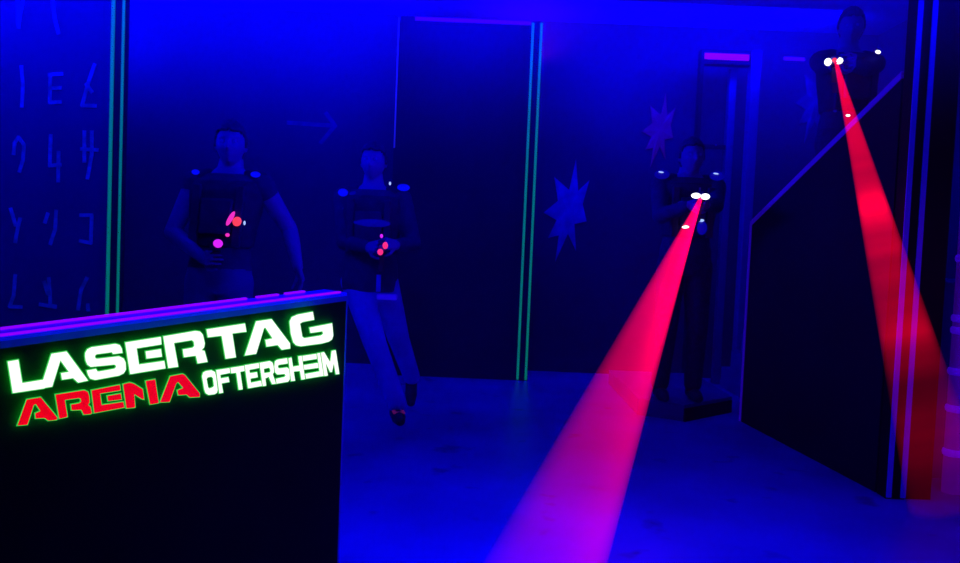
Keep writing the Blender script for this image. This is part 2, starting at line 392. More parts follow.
# ------------------------------------------------------------------ doorway frame (back right)
YD = 7.3
dx0 = at(701, 60, YD).x; dx1 = at(761, 60, YD).x; dz = at(730, 50, YD).z
df = empty('doorway_frame', ((dx0+dx1)/2, YD, 0))
tag(df, 'blue doorway frame with a pink taped header behind the aiming player', 'door frame')
rel(box_obj('jamb', (dx0, YD, 0), (dx0+.03, YD+.1, dz), M['board'], df), df)
j = rel(box_obj('jamb', (dx1-.085, YD-.02, 0), (dx1, YD+.1, dz), M['jamb'], df, bev=.008), df); j['label'] = 'wide bright blue jamb'
rel(box_obj('header', (dx0+.03, YD, dz-.13), (dx1-.085, YD+.1, dz), M['board'], df), df)
t = rel(box_obj('header_tape', (dx0+.03, YD-.006, dz-.09), (dx1-.11, YD, dz-.035), M['tape_pink'], df), df)
xx = at(738, 70, YD).x
ip = rel(box_obj('inner_post', (xx-.035, YD+.12, 0), (xx+.035, YD+.2, dz-.13), M['post'], df, bev=.01), df)
for (qx, qy) in ((716, 145), (732, 145)):
    p = at(qx, qy, YD+.11)
    bm = bmesh.new(); bmesh.ops.create_icosphere(bm, subdivisions=2, radius=0.011, matrix=Matrix.Translation(p-Vector(df.location)))
    link_bm('indicator_lamp', bm, M['dim_blue_glow'], df, True)
rel(box_obj('cross_rail', (at(706,145,YD).x, YD+.13, at(716,145,YD).z-.02), (xx, YD+.16, at(716,145,YD).z+.02), M['board'], df), df)

# short purple strip on the back wall
p = at(794, 59, YB)
o = box_obj('tape_strip', (-.1, -.008, -.015), (.1, 0, .015), M['tape_topline']); o.location = (p.x, YB, p.z)
tag(o, 'short violet tape strip high on back wall left of the stair player', 'tape strip')

# ------------------------------------------------------------------ stars and arrow on the back wall
STAR = [(205,45),(222,190),(272,138),(246,250),(268,330),(212,345),(225,470),(184,390),(130,525),(142,400),(92,415),(128,330),(65,298),(130,240),(108,130),(180,188)]
def star(cx, cy, scale, name, mat, label, Y, squash=1.0):
    c = at(cx, cy, Y)
    k = Y/F*scale/4.6875
    pts = [((x-175)*k*squash, -(y-290)*k) for x, y in STAR]
    # tips and valleys around a low raised centre
    bm = bmesh.new()
    vs = [bm.verts.new((x, -.012, z)) for x, z in pts]
    bk = [bm.verts.new((x, 0, z)) for x, z in pts]
    ce = bm.verts.new((0, -.03, 0))
    for i in range(len(vs)):
        j = (i+1) % len(vs)
        bm.faces.new((vs[i], vs[j], ce)); bm.faces.new((vs[i], bk[i], bk[j], vs[j]))
    bm.faces.new(bk)
    o = link_bm(name, bm, mat); o.location = (c.x, Y, c.z)
    o['category'] = 'star'; o['label'] = label; o['group'] = 'stars on the back wall'
    return o
star(567, 212, 1.0, 'wall_star', M['star'], 'blue eight-pointed star right of the green taped lines', YB)
star(659, 131, 0.72, 'wall_star', M['star_pink_lit'], 'pink-lit star above the aiming player left shoulder in photo', YB)
star(814, 103, 0.80, 'wall_star', M['star_dim'], 'dim blue star left of the red beam from the stairs', YB)
bm = bmesh.new(); S3 = 11.26
org = at(318, 124, YB); org.y = YB
for s in ([(90,255),(610,290)], [(520,150),(620,290),(460,480)]):
    stroke(bm, [(280+x/S3, 100+y/S3) for x, y in s], 0.04, YB-.0015, org)
o = link_bm('wall_arrow', bm, M['star_dim']); o.location = org
tag(o, 'faint painted arrow pointing right on the back wall between two players', 'arrow')

# ------------------------------------------------------------------ stair side panel (right)
e0 = on_z(740, 421); e1 = on_z(886, 498)          # its foot, far and near ends
du = Vector((e1.x-e0.x, e1.y-e0.y, 0)); SL = du.length; du.normalize()
sn = Vector((-du.y, du.x, 0))
if sn.x > 0: sn = -sn                             # visible side looks left
zt0 = at(748, 222, e0.y).z
z1top = at(911, 68, e1.y).z
side = empty('stair_side_panel', (e0+e1)/2)
tag(side, 'dark stair side panel with a slanted blue taped top edge', 'stair panel')
so2 = Vector(side.location)
def SPt(s, z, off=0): return Vector((e0.x, e0.y, 0)) + du*s + Vector((0, 0, z)) + sn*off - so2
bm = bmesh.new()
add_prism(bm, [[(0, 0), (SL-.095, 0), (SL-.095, z1top), (0, zt0)]], lambda s, z: SPt(s, z), -sn*.06)
link_bm('board', bm, M['slant'], side)
bm = bmesh.new()
add_prism(bm, [[(-.012, 0), (.016, 0), (.016, zt0), (-.012, zt0)]], lambda s, z: SPt(s, z, .006), -sn*.07)
link_bm('edge_tape', bm, M['tape_indigo'], side)
bm = bmesh.new(); w = .032
add_prism(bm, [[(-.012, zt0-w), (SL-.095, z1top-w), (SL-.095, z1top+.004), (-.012, zt0+.004)]], lambda s, z: SPt(s, z, .006), -sn*.07)
link_bm('edge_tape', bm, M['tape_indigo'], side)

# front panel with the twin taped post
YP = e1.y
xa = at(901, 270, YP).x; xb = xa+.085
xe = at(944, 300, YP).x
fp = empty('front_wall_panel', ((xa+xe)/2, YP, 0))
fp.name = 'tall_black_panel'
tag(fp, 'tall black panel at right with twin blue taped lines', 'wall panel')
rel(box_obj('board', (xb, YP, 0), (xe, YP+.05, ZC), M['black'], fp), fp)
post = rel(box_obj('post', (xa-.008, YP-.012, 0), (xb, YP+.08, ZC), M['black'], fp), fp)
for xx in (xa+.005, xb-.008):
    t = rel(box_obj('edge_tape', (xx-.013, YP-.018, .008), (xx+.013, YP-.012, ZC), M['tape_blue'], post), fp)
    t['label'] = 'blue glowing edge tape'

# staircase behind the side panel
st = bmesh.new()
sx0, sx1 = e1.x+.13, XR-.02
zplat = 1.10
prof = [(4.45, 0), (4.45, zplat), (6.2, zplat)]
nst = 6
for i in range(nst):
    y = 6.2+i*.26; z = zplat*(1-(i+1)/(nst+.0))
    prof += [(y, z+zplat/nst*0), (y+.26, z)] if i else [(y, z), (y+.26, z)]
prof = [(4.45, 0), (4.45, zplat)]
y = 6.0
for i in range(nst):
    prof.append((y, zplat*(1-i/nst))); prof.append((y, zplat*(1-(i+1)/nst))); y += .26
cl = []
for p in prof:
    if not cl or (Vector(p)-Vector(cl[-1])).length > 1e-5: cl.append(p)
add_prism(st, [cl], lambda a, b: Vector((sx0, a, b)), Vector((sx1-sx0, 0, 0)))
o = link_bm('staircase', st, M['podium'])
tag(o, kind='structure'); o.name = 'trim_1'  # flight of stairs, unseen behind the side panel

# podium under the aiming player
pod = [(1.97, 6.1), (1.5, 5.68), (1.2, 5.86), (1.2, 7.2), (1.97, 7.2)]
pd = empty('low_podium', (1.5, 6.2, 0)); tag(pd, 'low dark wedge-cornered podium beneath the player aiming at the camera', 'podium')
pmap = lambda x, y: Vector((x-1.5, y-6.2, 0))
bm = bmesh.new(); add_prism(bm, [pod], pmap, Vector((0, 0, .12))); link_bm('platform', bm, M['podium'], pd)
bm = bmesh.new(); add_prism(bm, [[(1.97, 6.09), (1.505, 5.67), (1.495, 5.68), (1.96, 6.1)]], pmap, Vector((0, 0, .095))); link_bm('riser_shade_strip', bm, M['riser_shade'], pd)  # dark strip paints the shade on the podium's front edge

# ribbed pipes at the right edge
def pipe(px, h, label, rad=.048, Y=4.18):
    b = on_z(px, 494); b = Vector((at(px, 494, Y).x, Y, 0))
    root = empty('ribbed_pipe', b)
    tag(root, label, 'pipe', 'ribbed pipes at the right edge')
    bm = bmesh.new(); bmesh.ops.create_cone(bm, cap_ends=True, segments=32, radius1=rad, radius2=rad*.98, depth=h, matrix=Matrix.Translation((0, 0, h/2)))
    link_bm('tube', bm, M['pipe'], root, True)
    for py in (258, 318, 330, 371, 408, 452):
        z = at(px, py, Y).z
        if z > h: continue
        bm = bmesh.new()
        prof = [(rad-.004, -.022), (rad+.006, -.014), (rad+.009, 0), (rad+.006, .014), (rad-.004, .022)]
        n = 32; rows = []
        for r, zz in prof: rows.append([bm.verts.new((r*math.cos(2*PI*i/n), r*math.sin(2*PI*i/n), z+zz)) for i in range(n)])
        rows.append(rows[0])
        for a, c in zip(rows[:-1], rows[1:]):
            for i in range(n): bm.faces.new((a[i], a[(i+1) % n], c[(i+1) % n], c[i]))
        link_bm('rib', bm, M['pipe_ring'], root, True)
    return root
pipe(951, 1.9, 'ribbed violet-lit pipe standing beside the tall black panel')
pipe(976, 1.6, 'ribbed pipe cut off by the right frame edge', .045, 4.1)

# ------------------------------------------------------------------ people
def add_cone(bm, p, q, r0, r1, n=20):
    """tapered capsule"""
    p, q = Vector(p), Vector(q); Mx = frame_of(p, q); L = (q-p).length
    rows = []
    prof = []
    for k in range(1, 6):
        a = -PI/2 + k*(PI/2)/6; prof.append((r0*math.cos(a), r0*math.sin(a)))
    prof.append((r0, 0)); prof.append((r1, L))
    for k in range(1, 6):
        a = k*(PI/2)/6; prof.append((r1*math.cos(a), L+r1*math.sin(a)))
    b0 = bm.verts.new(p + Mx @ Vector((0, 0, -r0)))
    for r, z in prof: rows.append([bm.verts.new(p + Mx @ Vector((r*math.cos(2*PI*i/n), r*math.sin(2*PI*i/n), z))) for i in range(n)])
    b1 = bm.verts.new(p + Mx @ Vector((0, 0, L+r1)))
    for i in range(n):
        bm.faces.new((b0, rows[0][(i+1) % n], rows[0][i])); bm.faces.new((b1, rows[-1][i], rows[-1][(i+1) % n]))
    for a, c in zip(rows[:-1], rows[1:]):
        for i in range(n): bm.faces.new((a[i], a[(i+1) % n], c[(i+1) % n], c[i]))
def add_loft(bm, rings, n=28, p=2.3):
    """rings: (center, rx, ry) horizontal superellipse rings"""
    rows = []
    for c, rx, ry in rings:
        row = []
        for i in range(n):
            a = 2*PI*i/n; ca, sa = math.cos(a), math.sin(a)
            k = (abs(ca)**p+abs(sa)**p)**(-1/p)
            row.append(bm.verts.new(Vector(c)+Vector((rx*ca*k, ry*sa*k, 0))))
        rows.append(row)
    for a, c in zip(rows[:-1], rows[1:]):
        for i in range(n): bm.faces.new((a[i], a[(i+1) % n], c[(i+1) % n], c[i]))
    bm.faces.new(rows[0][::-1]); bm.faces.new(rows[-1])
def add_ball(bm, c, r, mtx=None, seg=20):
    m = Matrix.Translation(Vector(c)) @ (mtx.to_4x4() if mtx else Matrix.Identity(4)) @ Matrix.Diagonal(Vector(r).to_4d())
    bmesh.ops.create_uvsphere(bm, u_segments=seg, v_segments=seg//2+2, radius=1, matrix=m)
def head_pt(d):
    """unit direction -> point of a head (face to -Y), origin at head centre"""
    x, y, z = d
    X, Yy, Zz = x*.077, y*.096, z*.117
    if z < 0: X *= 1-.30*(-z)**1.4
    if z < 0 and y > 0: Yy *= 1-.42*(-z)
    if y < 0 and z < -.2: Yy *= 1+.05*(-z-.2)
    if y < 0:
        f = min(1, -y*1.6)
        g = lambda cx, cz, sx, sz: math.exp(-((X-cx)/sx)**2-((Zz-cz)/sz)**2)
        dy = 0
        dy += .020*g(0, -.022, .011, .016) + .011*g(0, .002, .009, .022)
        dy -= .011*(g(.031, .012, .017, .012)+g(-.031, .012, .017, .012))
        dy += .005*(g(.03, .036, .025, .009)+g(-.03, .036, .025, .009))
        dy += .006*g(0, -.058, .022, .006) + .005*g(0, -.070, .019, .006) - .004*g(0, -.064, .024, .003)
        dy += .008*g(0, -.096, .020, .014)
        dy += .004*(g(.045, -.025, .02, .02)+g(-.045, -.025, .02, .02))
        Yy -= dy*f
    return Vector((X, Yy, Zz))
def add_head(bm, c, Rm):
    b2 = bmesh.new(); bmesh.ops.create_uvsphere(b2, u_segments=64, v_segments=48, radius=1)
    for v in b2.verts: v.co = Vector(c) + Rm @ head_pt(v.co.normalized())
    mp = {v: bm.verts.new(v.co) for v in b2.verts}
    for f in b2.faces: bm.faces.new([mp[v] for v in f.verts])
    b2.free()
    for s in (-1, 1):
        add_ball(bm, Vector(c)+Rm @ Vector((s*.079, .012, -.004)), (.009, .019, .031), Rm)
def add_hand(bm, w, d, nrm_, side, curl=0.6, spread=0.05):
    """w wrist, d pointing direction, nrm_ palm normal (the way the fingers close), side +1/-1 thumb side along d x nrm"""
    d = Vector(d).normalized(); n = Vector(nrm_); n = (n-d*n.dot(d)).normalized()
    a = d.cross(n)*side
    w = Vector(w)
    for k, lat in enumerate((-.03, -.01, .01, .03)):      # palm: four metacarpals side by side, thumb side is +a
        add_cone(bm, w+a*lat*.55, w+d*.085+a*lat, .016, .0125, 12)
    L = {3: (.040, .026, .020), 2: (.045, .030, .022), 1: (.042, .027, .021), 0: (.033, .021, .018)}
    for k, lat in enumerate((-.0315, -.0105, .0105, .0315)):
        p = w+d*(.088-.006*abs(k-2))+a*lat; ang = 0.0; dirv = (d+a*(k-1.5)*spread).normalized()
        r = .0086 if k else .0075
        for q, ln in enumerate(L[k]):
            ang += curl*(.9, 1.0, .7)[q] + .06*k*(q == 0)
            v = dirv*math.cos(ang)+n*math.sin(ang)
            add_cone(bm, p, p+v*ln, r, r*.9, 10); p = p+v*ln; r *= .92
    p = w+d*.028+a*.026
    for v, ln, r in (((d*.6+a*.75+n*.35), .042, .0125), ((d*.8+a*.25+n*.6), .032, .0105), ((d*.8-a*.1+n*.75), .025, .009)):
        v = v.normalized(); add_cone(bm, p, p+v*ln, r, r*.88, 10); p = p+v*ln
def remeshed(name, bm, mat, voxel, smooth_it, parent=None):
    me = bpy.data.meshes.new(name); bm.to_mesh(me); bm.free()
    tmp = bpy.data.objects.new('tmp', me); C.objects.link(tmp)
    m = tmp.modifiers.new('r', 'REMESH'); m.mode = 'VOXEL'; m.voxel_size = voxel; m.use_smooth_shade = True
    if smooth_it:
        s = tmp.modifiers.new('s', 'SMOOTH'); s.factor = .5; s.iterations = smooth_it
    dg = bpy.context.evaluated_depsgraph_get(); dg.update()
    m2 = bpy.data.meshes.new_from_object(tmp.evaluated_get(dg))
    bpy.data.objects.remove(tmp); bpy.data.meshes.remove(me)
    m2.name = name
    m2.materials.clear(); m2.materials.append(mat)
    for p in m2.polygons: p.use_smooth = True
    o = bpy.data.objects.new(name, m2); C.objects.link(o)
    if parent is not None: o.parent = parent
    return o

def person(base, s, label, armA, armB, legA, legB, mats, head_turn=0, head_tilt=0, lean=(0, 0), hands=None, curls=(.6, .6), hairlen=0.0, head_drop=0.0):
    """base: ground point; all joints are given in local metres (x right in photo, -y towards the camera)"""
    base = Vector(base)
    V = lambda x, y, z: Vector((x*s, y*s, z*s))
    def spine(z):                                     # leaning trunk
        t = max(0, (z-.95)/.6); return Vector((lean[0]*t, lean[1]*t, 0))
    def T(x, y, z): return V(x, y, z)+spine(z)
    trunk = [(.85, .150, .105), (.90, .160, .112), (.95, .160, .112), (1.02, .155, .108), (1.10, .138, .100), (1.20, .148, .108), (1.30, .165, .118), (1.40, .172, .114), (1.46, .158, .094), (1.50, .110, .074), (1.535, .070, .060), (1.61, .056, .056)]
    def trunk_rings(lo, hi, grow):
        return [(T(0, .01 if z > 1.45 else 0, z), (rx+grow)*s, (ry+grow)*s) for z, rx, ry in trunk if lo <= z <= hi]
    shA, shB = T(-.185, .01, 1.445), T(.185, .01, 1.445)
    hipA, hipB = V(-.088, 0, .91), V(.088, 0, .91)
    hc = T(0, -.018-head_drop*.5, 1.675-head_drop)
    Rm = Matrix.Rotation(head_turn, 3, 'Z') @ Matrix.Rotation(head_tilt, 3, 'X') @ Matrix.Diagonal((s, s, s))
    elA, wrA = armA; elB, wrB = armB
    knA, anA = legA; knB, anB = legB
    bm = bmesh.new()
    add_loft(bm, trunk_rings(.8, 1.7, 0))
    add_cone(bm, T(0, .012, 1.50), hc+Vector((0, .02, -.04))*s, .06*s, .054*s)
    add_head(bm, hc, Rm)
    for sh, el, wr in ((shA, elA, wrA), (shB, elB, wrB)):
        add_cone(bm, sh, el, .058*s, .043*s); add_cone(bm, el, el.lerp(wr, .3), .043*s, .043*s); add_cone(bm, el.lerp(wr, .3), wr, .043*s, .028*s)
    for hp, kn, an in ((hipA, knA, anA), (hipB, knB, anB)):
        add_cone(bm, hp, kn, .085*s, .056*s); add_cone(bm, kn, kn.lerp(an, .35), .054*s, .054*s); add_cone(bm, kn.lerp(an, .35), an, .054*s, .038*s)
    for i, (w, d, n, sd) in enumerate(hands): add_hand(bm, w, d, n, sd, curls[i])
    body = remeshed('person', bm, M['skin'], .0045, 4)
    body.location = base
    tag(body, label, 'person', 'players in the arena')
    # eyes
    for sx in (-1, 1):
        b = bmesh.new(); c = hc+Rm @ Vector((sx*.031, -.079, .012))
        bmesh.ops.create_uvsphere(b, u_segments=16, v_segments=12, radius=.0115*s, matrix=Matrix.Translation(c))
        link_bm('eye', b, M['eye'], body, True)
    # hair cap
    b = bmesh.new(); bmesh.ops.create_uvsphere(b, u_segments=48, v_segments=36, radius=1)
    kill = []
    for v in b.verts:
        d = v.co.normalized()
        keep = d.z > .50-.1*abs(d.x) or (d.y > -.25 and d.z > -.12) or (d.y > .15 and d.z > -.55-hairlen)
        if not keep: kill.append(v)
        p = head_pt(d); p += p.normalized()*(.012+.006*noise.noise(d*9))
        if d.z > .4: p.z += .008
        v.co = hc + Rm @ p
    bmesh.ops.delete(b, geom=kill, context='VERTS')
    h = link_bm('hair', b, M['hair'], body, True)
    sm = h.modifiers.new('thickness', 'SOLIDIFY'); sm.thickness = .016*s; sm.offset = -1
    # shirt with short sleeves
    b = bmesh.new(); add_loft(b, trunk_rings(mats.get('hem', .93), 1.51, .014 if 'hem' not in mats else .022))
    for sh, el, wr in ((shA, elA, wrA), (shB, elB, wrB)):
        if mats.get('long'):
            add_cone(b, sh, el, .070*s, .054*s); add_cone(b, el, el.lerp(wr, .93), .054*s, .040*s)
        else: add_cone(b, sh, sh.lerp(el, mats.get('sleeve', .62)), .070*s, .060*s)
    remeshed('shirt', b, mats.get('shirt', M['shirt']), .009, 6, body)
    # trousers
    b = bmesh.new(); add_loft(b, trunk_rings(.8, 1.03, .014))
    for hp, kn, an in ((hipA, knA, anA), (hipB, knB, anB)):
        add_cone(b, hp, kn, .100*s, .074*s); add_cone(b, kn, an+Vector((0, 0, .02)), .072*s, .060*s)
    remeshed('trousers', b, mats['trousers'], .009, 6, body)
    # shoes
    for an, key in ((anA, 'A'), (anB, 'B')):
        fd = mats.get('foot'+key, Vector((0, -1, 0))).normalized()
        zf = an.z-.085*s
        b = bmesh.new()
        q = Vector((an.x, an.y, zf))
        side_ = fd.cross(Vector((0, 0, 1)))
        pit = mats.get('pitch'+key, 0.0)
        up = Vector((0, 0, 1))
        d3 = (fd*math.cos(pit)-up*math.sin(pit))
        u3 = side_.cross(d3)
        mm = Matrix((side_, d3, u3)).transposed()
        def fp_(x, y, z): return q + up*.085*s + mm @ Vector((x*s, y*s, z*s-.085*s))
        add_cone(b, fp_(0, -.045, .04), fp_(0, .09, .036), .040*s, .042*s); add_cone(b, fp_(0, .09, .036), fp_(0, .16, .030), .044*s, .030*s)
        add_cone(b, fp_(0, -.03, .05), fp_(0, -.01, .11), .040*s, .042*s)
        for v in b.verts:                             # flat sole
            lz = (v.co-(q+up*.085*s)).dot(u3)+.085*s
            if lz < 0: v.co -= u3*lz
        sh_ = remeshed('shoe', b, M['shoe'], .006, 3, body)
        if mats.get('trim'+key):
            b = bmesh.new()
            for k in (-1, 0, 1): add_cone(b, fp_(-.03, .08+k*.025, .068), fp_(.03, .08+k*.025, .068), .008*s, .008*s, 8)
            lc = link_bm('laces', b, M['shoe_red'], sh_, True); lc['label'] = 'pink laces'
    # laser-tag vest
    b = bmesh.new(); add_loft(b, trunk_rings(1.05, 1.49, .030))
    for sx in (-1, 1): add_cone(b, T(sx*.11, .0, 1.485), T(sx*.19, .005, 1.475), .045*s, .042*s)
    vest = remeshed('vest', b, M['vest'], .009, 5, body)
    b = bmesh.new()
    add_tbox(b, T, (-.085, -.172, 1.17), (.085, -.14, 1.36)); bevel_all(b, .012*s, 2)
    link_bm('chest_plate', b, M['vest_panel'], vest)
    for sx in (-1, 1):
        b = bmesh.new(); add_tbox(b, T, (sx*.115-.022, -.158, 1.10), (sx*.115+.022, -.125, 1.43)); bevel_all(b, .006)
        link_bm('strap', b, M['vest_panel'], vest)
    return body, vest, T, hc, Rm
def led(parent, base, p, r, mat, name='vest_light', rot=None, lab=None):
    b = bmesh.new(); add_ball(b, Vector(p)-Vector(base), r, rot, 18)
    o = link_bm(name, b, mat, parent, True)
    if lab: o['label'] = lab
    return o

def gun(muzzle, rear, label, leds, mat_led, lens, roll_up=Vector((0, 0, 1)), ledsize=(.026, .012, .016)):
    muzzle, rear = Vector(muzzle), Vector(rear)
    d = (muzzle-rear).normalized(); x = d.cross(roll_up).normalized(); z = x.cross(d)
    Rg = Matrix((x, d, z)).transposed()              # local +y forward
    g = empty('laser_tag_gun', rear, Rg.to_euler())
    tag(g, label, 'gun', 'laser tag guns')
    L = (muzzle-rear).length
    b = bmesh.new()
    prof = [(0, -.035), (.05, -.05), (.20, -.045), (L-.02, -.022), (L-.02, .024), (.22, .045), (.06, .05), (0, .02)]
    add_prism(b, [prof], lambda y, zz: Vector((-.022, y, zz)), Vector((.044, 0, 0)))
    bmesh.ops.bevel(b, geom=list(b.edges), offset=.005, segments=2, affect='EDGES')
    link_bm('gun_body', b, M['gun'], g)
    b = bmesh.new()
    add_prism(b, [[(.05, -.04), (.10, -.04), (.075, -.155), (.025, -.15)]], lambda y, zz: Vector((-.016, y, zz)), Vector((.032, 0, 0)))
    link_bm('grip', b, M['gun'], g)
    b = bmesh.new()
    add_prism(b, [[(L-.16, -.03), (L-.11, -.03), (L-.115, -.11), (L-.15, -.11)]], lambda y, zz: Vector((-.014, y, zz)), Vector((.028, 0, 0)))
    link_bm('fore_grip', b, M['gun'], g)
    b = bmesh.new(); bmesh.ops.create_cone(b, cap_ends=True, segments=24, radius1=.018, radius2=.022, depth=.06, matrix=Matrix.Translation((0, L-.03, 0)) @ Matrix.Rotation(-PI/2, 4, 'X'))
    link_bm('barrel', b, M['gun_grey'], g, True)
    b = bmesh.new(); add_ball(b, (0, L, 0), (.012, .005, .012)); link_bm('lens', b, lens, g, True)
    b = bmesh.new(); add_box(b, (-.006, .10, .04), (.006, .16, .075)); link_bm('sight', b, M['gun_grey'], g)
    inv = Rg.transposed()
    for p, r, m_ in leds:
        b = bmesh.new(); add_ball(b, inv @ (Vector(p)-rear), r); link_bm('gun_light', b, m_, g, True)
    return g

def lerp_chain(sh, wr, ln1, ln2, hint):
    """elbow position for a shoulder-wrist pair"""
    sh, wr = Vector(sh), Vector(wr); d = wr-sh; L = min(d.length, (ln1+ln2)*.995); n = d.normalized()
    wr = sh+n*L
    a = (ln1**2-ln2**2+L*L)/(2*L); h = math.sqrt(max(0, ln1**2-a*a))
    k = Vector(hint); k = (k-n*k.dot(n)).normalized()
    return sh+n*a+k*h, wr

# ---- player 1: left, behind the partition
d1 = 4.5; b1 = at(232, 142, d1); b1.z = 0; b1.x -= .05; s1 = 1.025
def loc(px, py, Y, b): return at(px, py, Y)-b
wrA = loc(205, 260, 4.30, b1); wrB = loc(298, 267, 4.5, b1)
eA, wrA = lerp_chain((-.185*s1+.037, .01, 1.445*s1), wrA, .31, .28, (-1, .05, -.3))
eB, wrB = lerp_chain((.185*s1+.037, .01, 1.445*s1), wrB, .30, .27, (.1, 1, 0))
P1, v1, T1, hc1, R1 = person(b1, s1, 'person in a dark vest with red chest light standing behind the low partition',
    (eA, wrA), (eB, wrB), (Vector((-.11, -.03, .49)), Vector((-.12, .02, .085))), (Vector((.11, -.03, .49)), Vector((.13, .02, .085))),
    {'trousers': M['mid_trousers'], 'sleeve': .15}, head_turn=R_(8), head_drop=.02, lean=(.045, 0),
    hands=[(wrA, (.35, -.8, .15), (.8, .3, .0), -1), (wrB, (.35, -.25, -.9), (-.8, -.3, 0), 1)], curls=(.75, .3), hairlen=.3)
for (x, y, r, m_) in ((195.5, 172, (.022, .018, .015), M['led_blue']), (255.5, 174.5, (.028, .018, .017), M['led_blue'])):
    led(v1, b1, at(x, y, d1-.06), r, m_, 'shoulder_light')
rot = Matrix.Rotation(R_(28), 3, 'Y')
led(v1, b1, at(230.5, 218.5, d1-.185), (.013, .01, .044), M['led_pink'], 'chest_light', rot, 'long pink-red chest light')
led(v1, b1, at(237, 221.5, d1-.185), (.024, .012, .026), M['led_red'], 'chest_light', rot, 'round red chest light')
led(v1, b1, at(244.5, 223, d1-.185), (.006, .006, .012), M['led_pale'], 'chest_light')
led(v1, b1, at(227.5, 235, d1-.185), (.012, .008, .010), M['led_pink'], 'chest_light')
gun(at(218, 244, 4.12), at(211, 249, 4.52), 'black laser gun with magenta light held by the player behind the partition',
    [(at(218, 243.5, 4.105), (.024, .012, .022), M['led_magenta'])], None, M['led_magenta'])

# ---- player 2: walking, centre left
d2 = 5.25; b2 = at(374, 160, d2); b2.z = 0; s2 = 1.02
wrA = loc(368, 247, 4.98, b2); wrB = loc(397, 245, 4.96, b2)
shA = Vector((-.185, .01, 1.445))*s2; shB = Vector((.185, .01, 1.445))*s2
eA, wrA = lerp_chain(shA, wrA, .30, .27, (-.45, .3, -1)); eB, wrB = lerp_chain(shB, wrB, .30, .27, (.45, .3, -1))
anA = loc(401, 412, 5.0, b2); anA.z = .087
anB = loc(412, 380, 5.75, b2); anB.z = .20
kA, anA = lerp_chain(Vector((-.088, 0, .91))*s2, anA, .44, .43, (0, -1, 0)); kB, anB = lerp_chain(Vector((.088, 0, .91))*s2, anB, .45, .44, (0, -1, 0))
P2, v2, T2, hc2, R2 = person(b2, s2, 'person in pale jeans striding across the floor left of the dark panel',
    (eA, wrA), (eB, wrB), (kA, anA), (kB, anB),
    {'trousers': M['jeans'], 'long': True, 'hem': .85, 'trimA': True, 'footA': Vector((.25, -1, 0)), 'footB': Vector((.1, -1, 0)), 'pitchB': .75},
    head_turn=R_(-6), hands=[(wrA, (.55, -.6, .05), (.6, .2, -.2), -1), (wrB, (-.55, -.6, .05), (-.6, .2, -.2), 1)], curls=(.75, .75))
for (x, y, r, m_) in ((343, 192.5, (.033, .02, .026), M['led_blue']), (354, 194, (.03, .02, .018), M['dim_blue_glow']), (403.5, 187.5, (.042, .02, .023), M['led_blue']), (345.5, 208.5, (.02, .02, .02), M['dim_blue_glow'])):
    led(v2, b2, at(x, y, d2-.07), r, m_, 'shoulder_light')
led(v2, b2, at(390, 183.5, d2-.08), (.007, .006, .012), M['led_pale'], 'shoulder_light')
led(v2, b2, at(372, 223, d2-.17), (.12, .012, .028), M['dim_blue_glow'], 'chest_band')
gun(at(382, 248, 4.72), at(382, 247, 5.08), 'black laser gun with two red lights held by the striding player',
    [(at(385.3, 245.5, 4.70), (.016, .01, .021), M['led_rose']), (at(380.3, 252, 4.70), (.017, .01, .019), M['led_rose']), (at(381.5, 236, 4.74), (.009, .008, .012), M['led_magenta'])], None, M['gun_grey'])
bm = bmesh.new(); pb = at(387, 297, d2-.135)-b2
add_box(bm, pb-Vector((.065, .02, .018)), pb+Vector((.065, .02, .018))); bevel_all(bm, .008)
bt = link_bm('belt_pouch', bm, paint('belt_highlight_cloth', (.4, .4, .9), .8, .2, .1, 20, emit=(0, 0, .25), es=1), P2)  # cloth glows to imitate the highlight at the belt
bm = bmesh.new(); pb = at(378.5, 284, d2-.15)-b2
add_box(bm, pb-Vector((.014, .01, .05)), pb+Vector((.014, .01, .06))); link_bm('belt_strap', bm, M['jeans'], P2)

# ---- player 3: aiming at the camera
d3 = 5.9; b3 = at(690, 160, d3); b3.z = .12; s3 = 1.09
mz3 = at(700.5, 197.5, 5.2)
wrA = loc(688, 206, 5.50, b3); wrB = loc(707, 205, 5.42, b3)
shA = Vector((-.185, .01, 1.445))*s3; shB = Vector((.185, .01, 1.445))*s3
eA, wrA = lerp_chain(shA, wrA, .30, .27, (-.6, .2, -1)); eB, wrB = lerp_chain(shB, wrB, .30, .27, (.6, .2, -1))
P3, v3, T3, hc3, R3 = person(b3, s3, 'person in dark clothes aiming a laser gun at the camera from the doorway',
    (eA, wrA), (eB, wrB), (Vector((-.12, -.04, .50)), Vector((-.13, .02, .095))), (Vector((.11, -.02, .52)), Vector((.12, .04, .095))),
    {'trousers': M['dark_trousers'], 'long': True}, head_turn=R_(4), head_drop=.04, hands=[(wrA, (.5, -.7, .1), (.7, .2, .2), -1), (wrB, (-.4, -.8, .1), (-.7, .2, .2), 1)], curls=(.8, .8))
for x, y in ((661, 172.5), (716, 174)):
    led(v3, b3, at(x+1, y+2, d3-.075), (.055, .02, .034), M['dim_blue_glow'], 'shoulder_lens')
    led(v3, b3, at(x, y-.4, d3-.10), (.020, .012, .0055), M['led_pale'], 'shoulder_light', Matrix.Rotation(R_(6), 3, 'Y'))
for x, y, r in ((668, 212, (.04, .015, .045)), (681, 208, (.04, .015, .05)), (702, 228, (.037, .015, .05))):
    led(v3, b3, at(x, y, d3-.19), r, M['dim_blue_glow'], 'lit_chest_patch')  # glowing patches standing in for blue-lit hands and vest pieces
for x, y, w, m_ in ((685.5, 227, .026, M['led_white']), (701.5, 220.5, .019, M['led_pale'])):
    led(v3, b3, at(x, y, d3-.21), (w, .01, .010), m_, 'chest_light', Matrix.Rotation(R_(-5), 3, 'Y'))
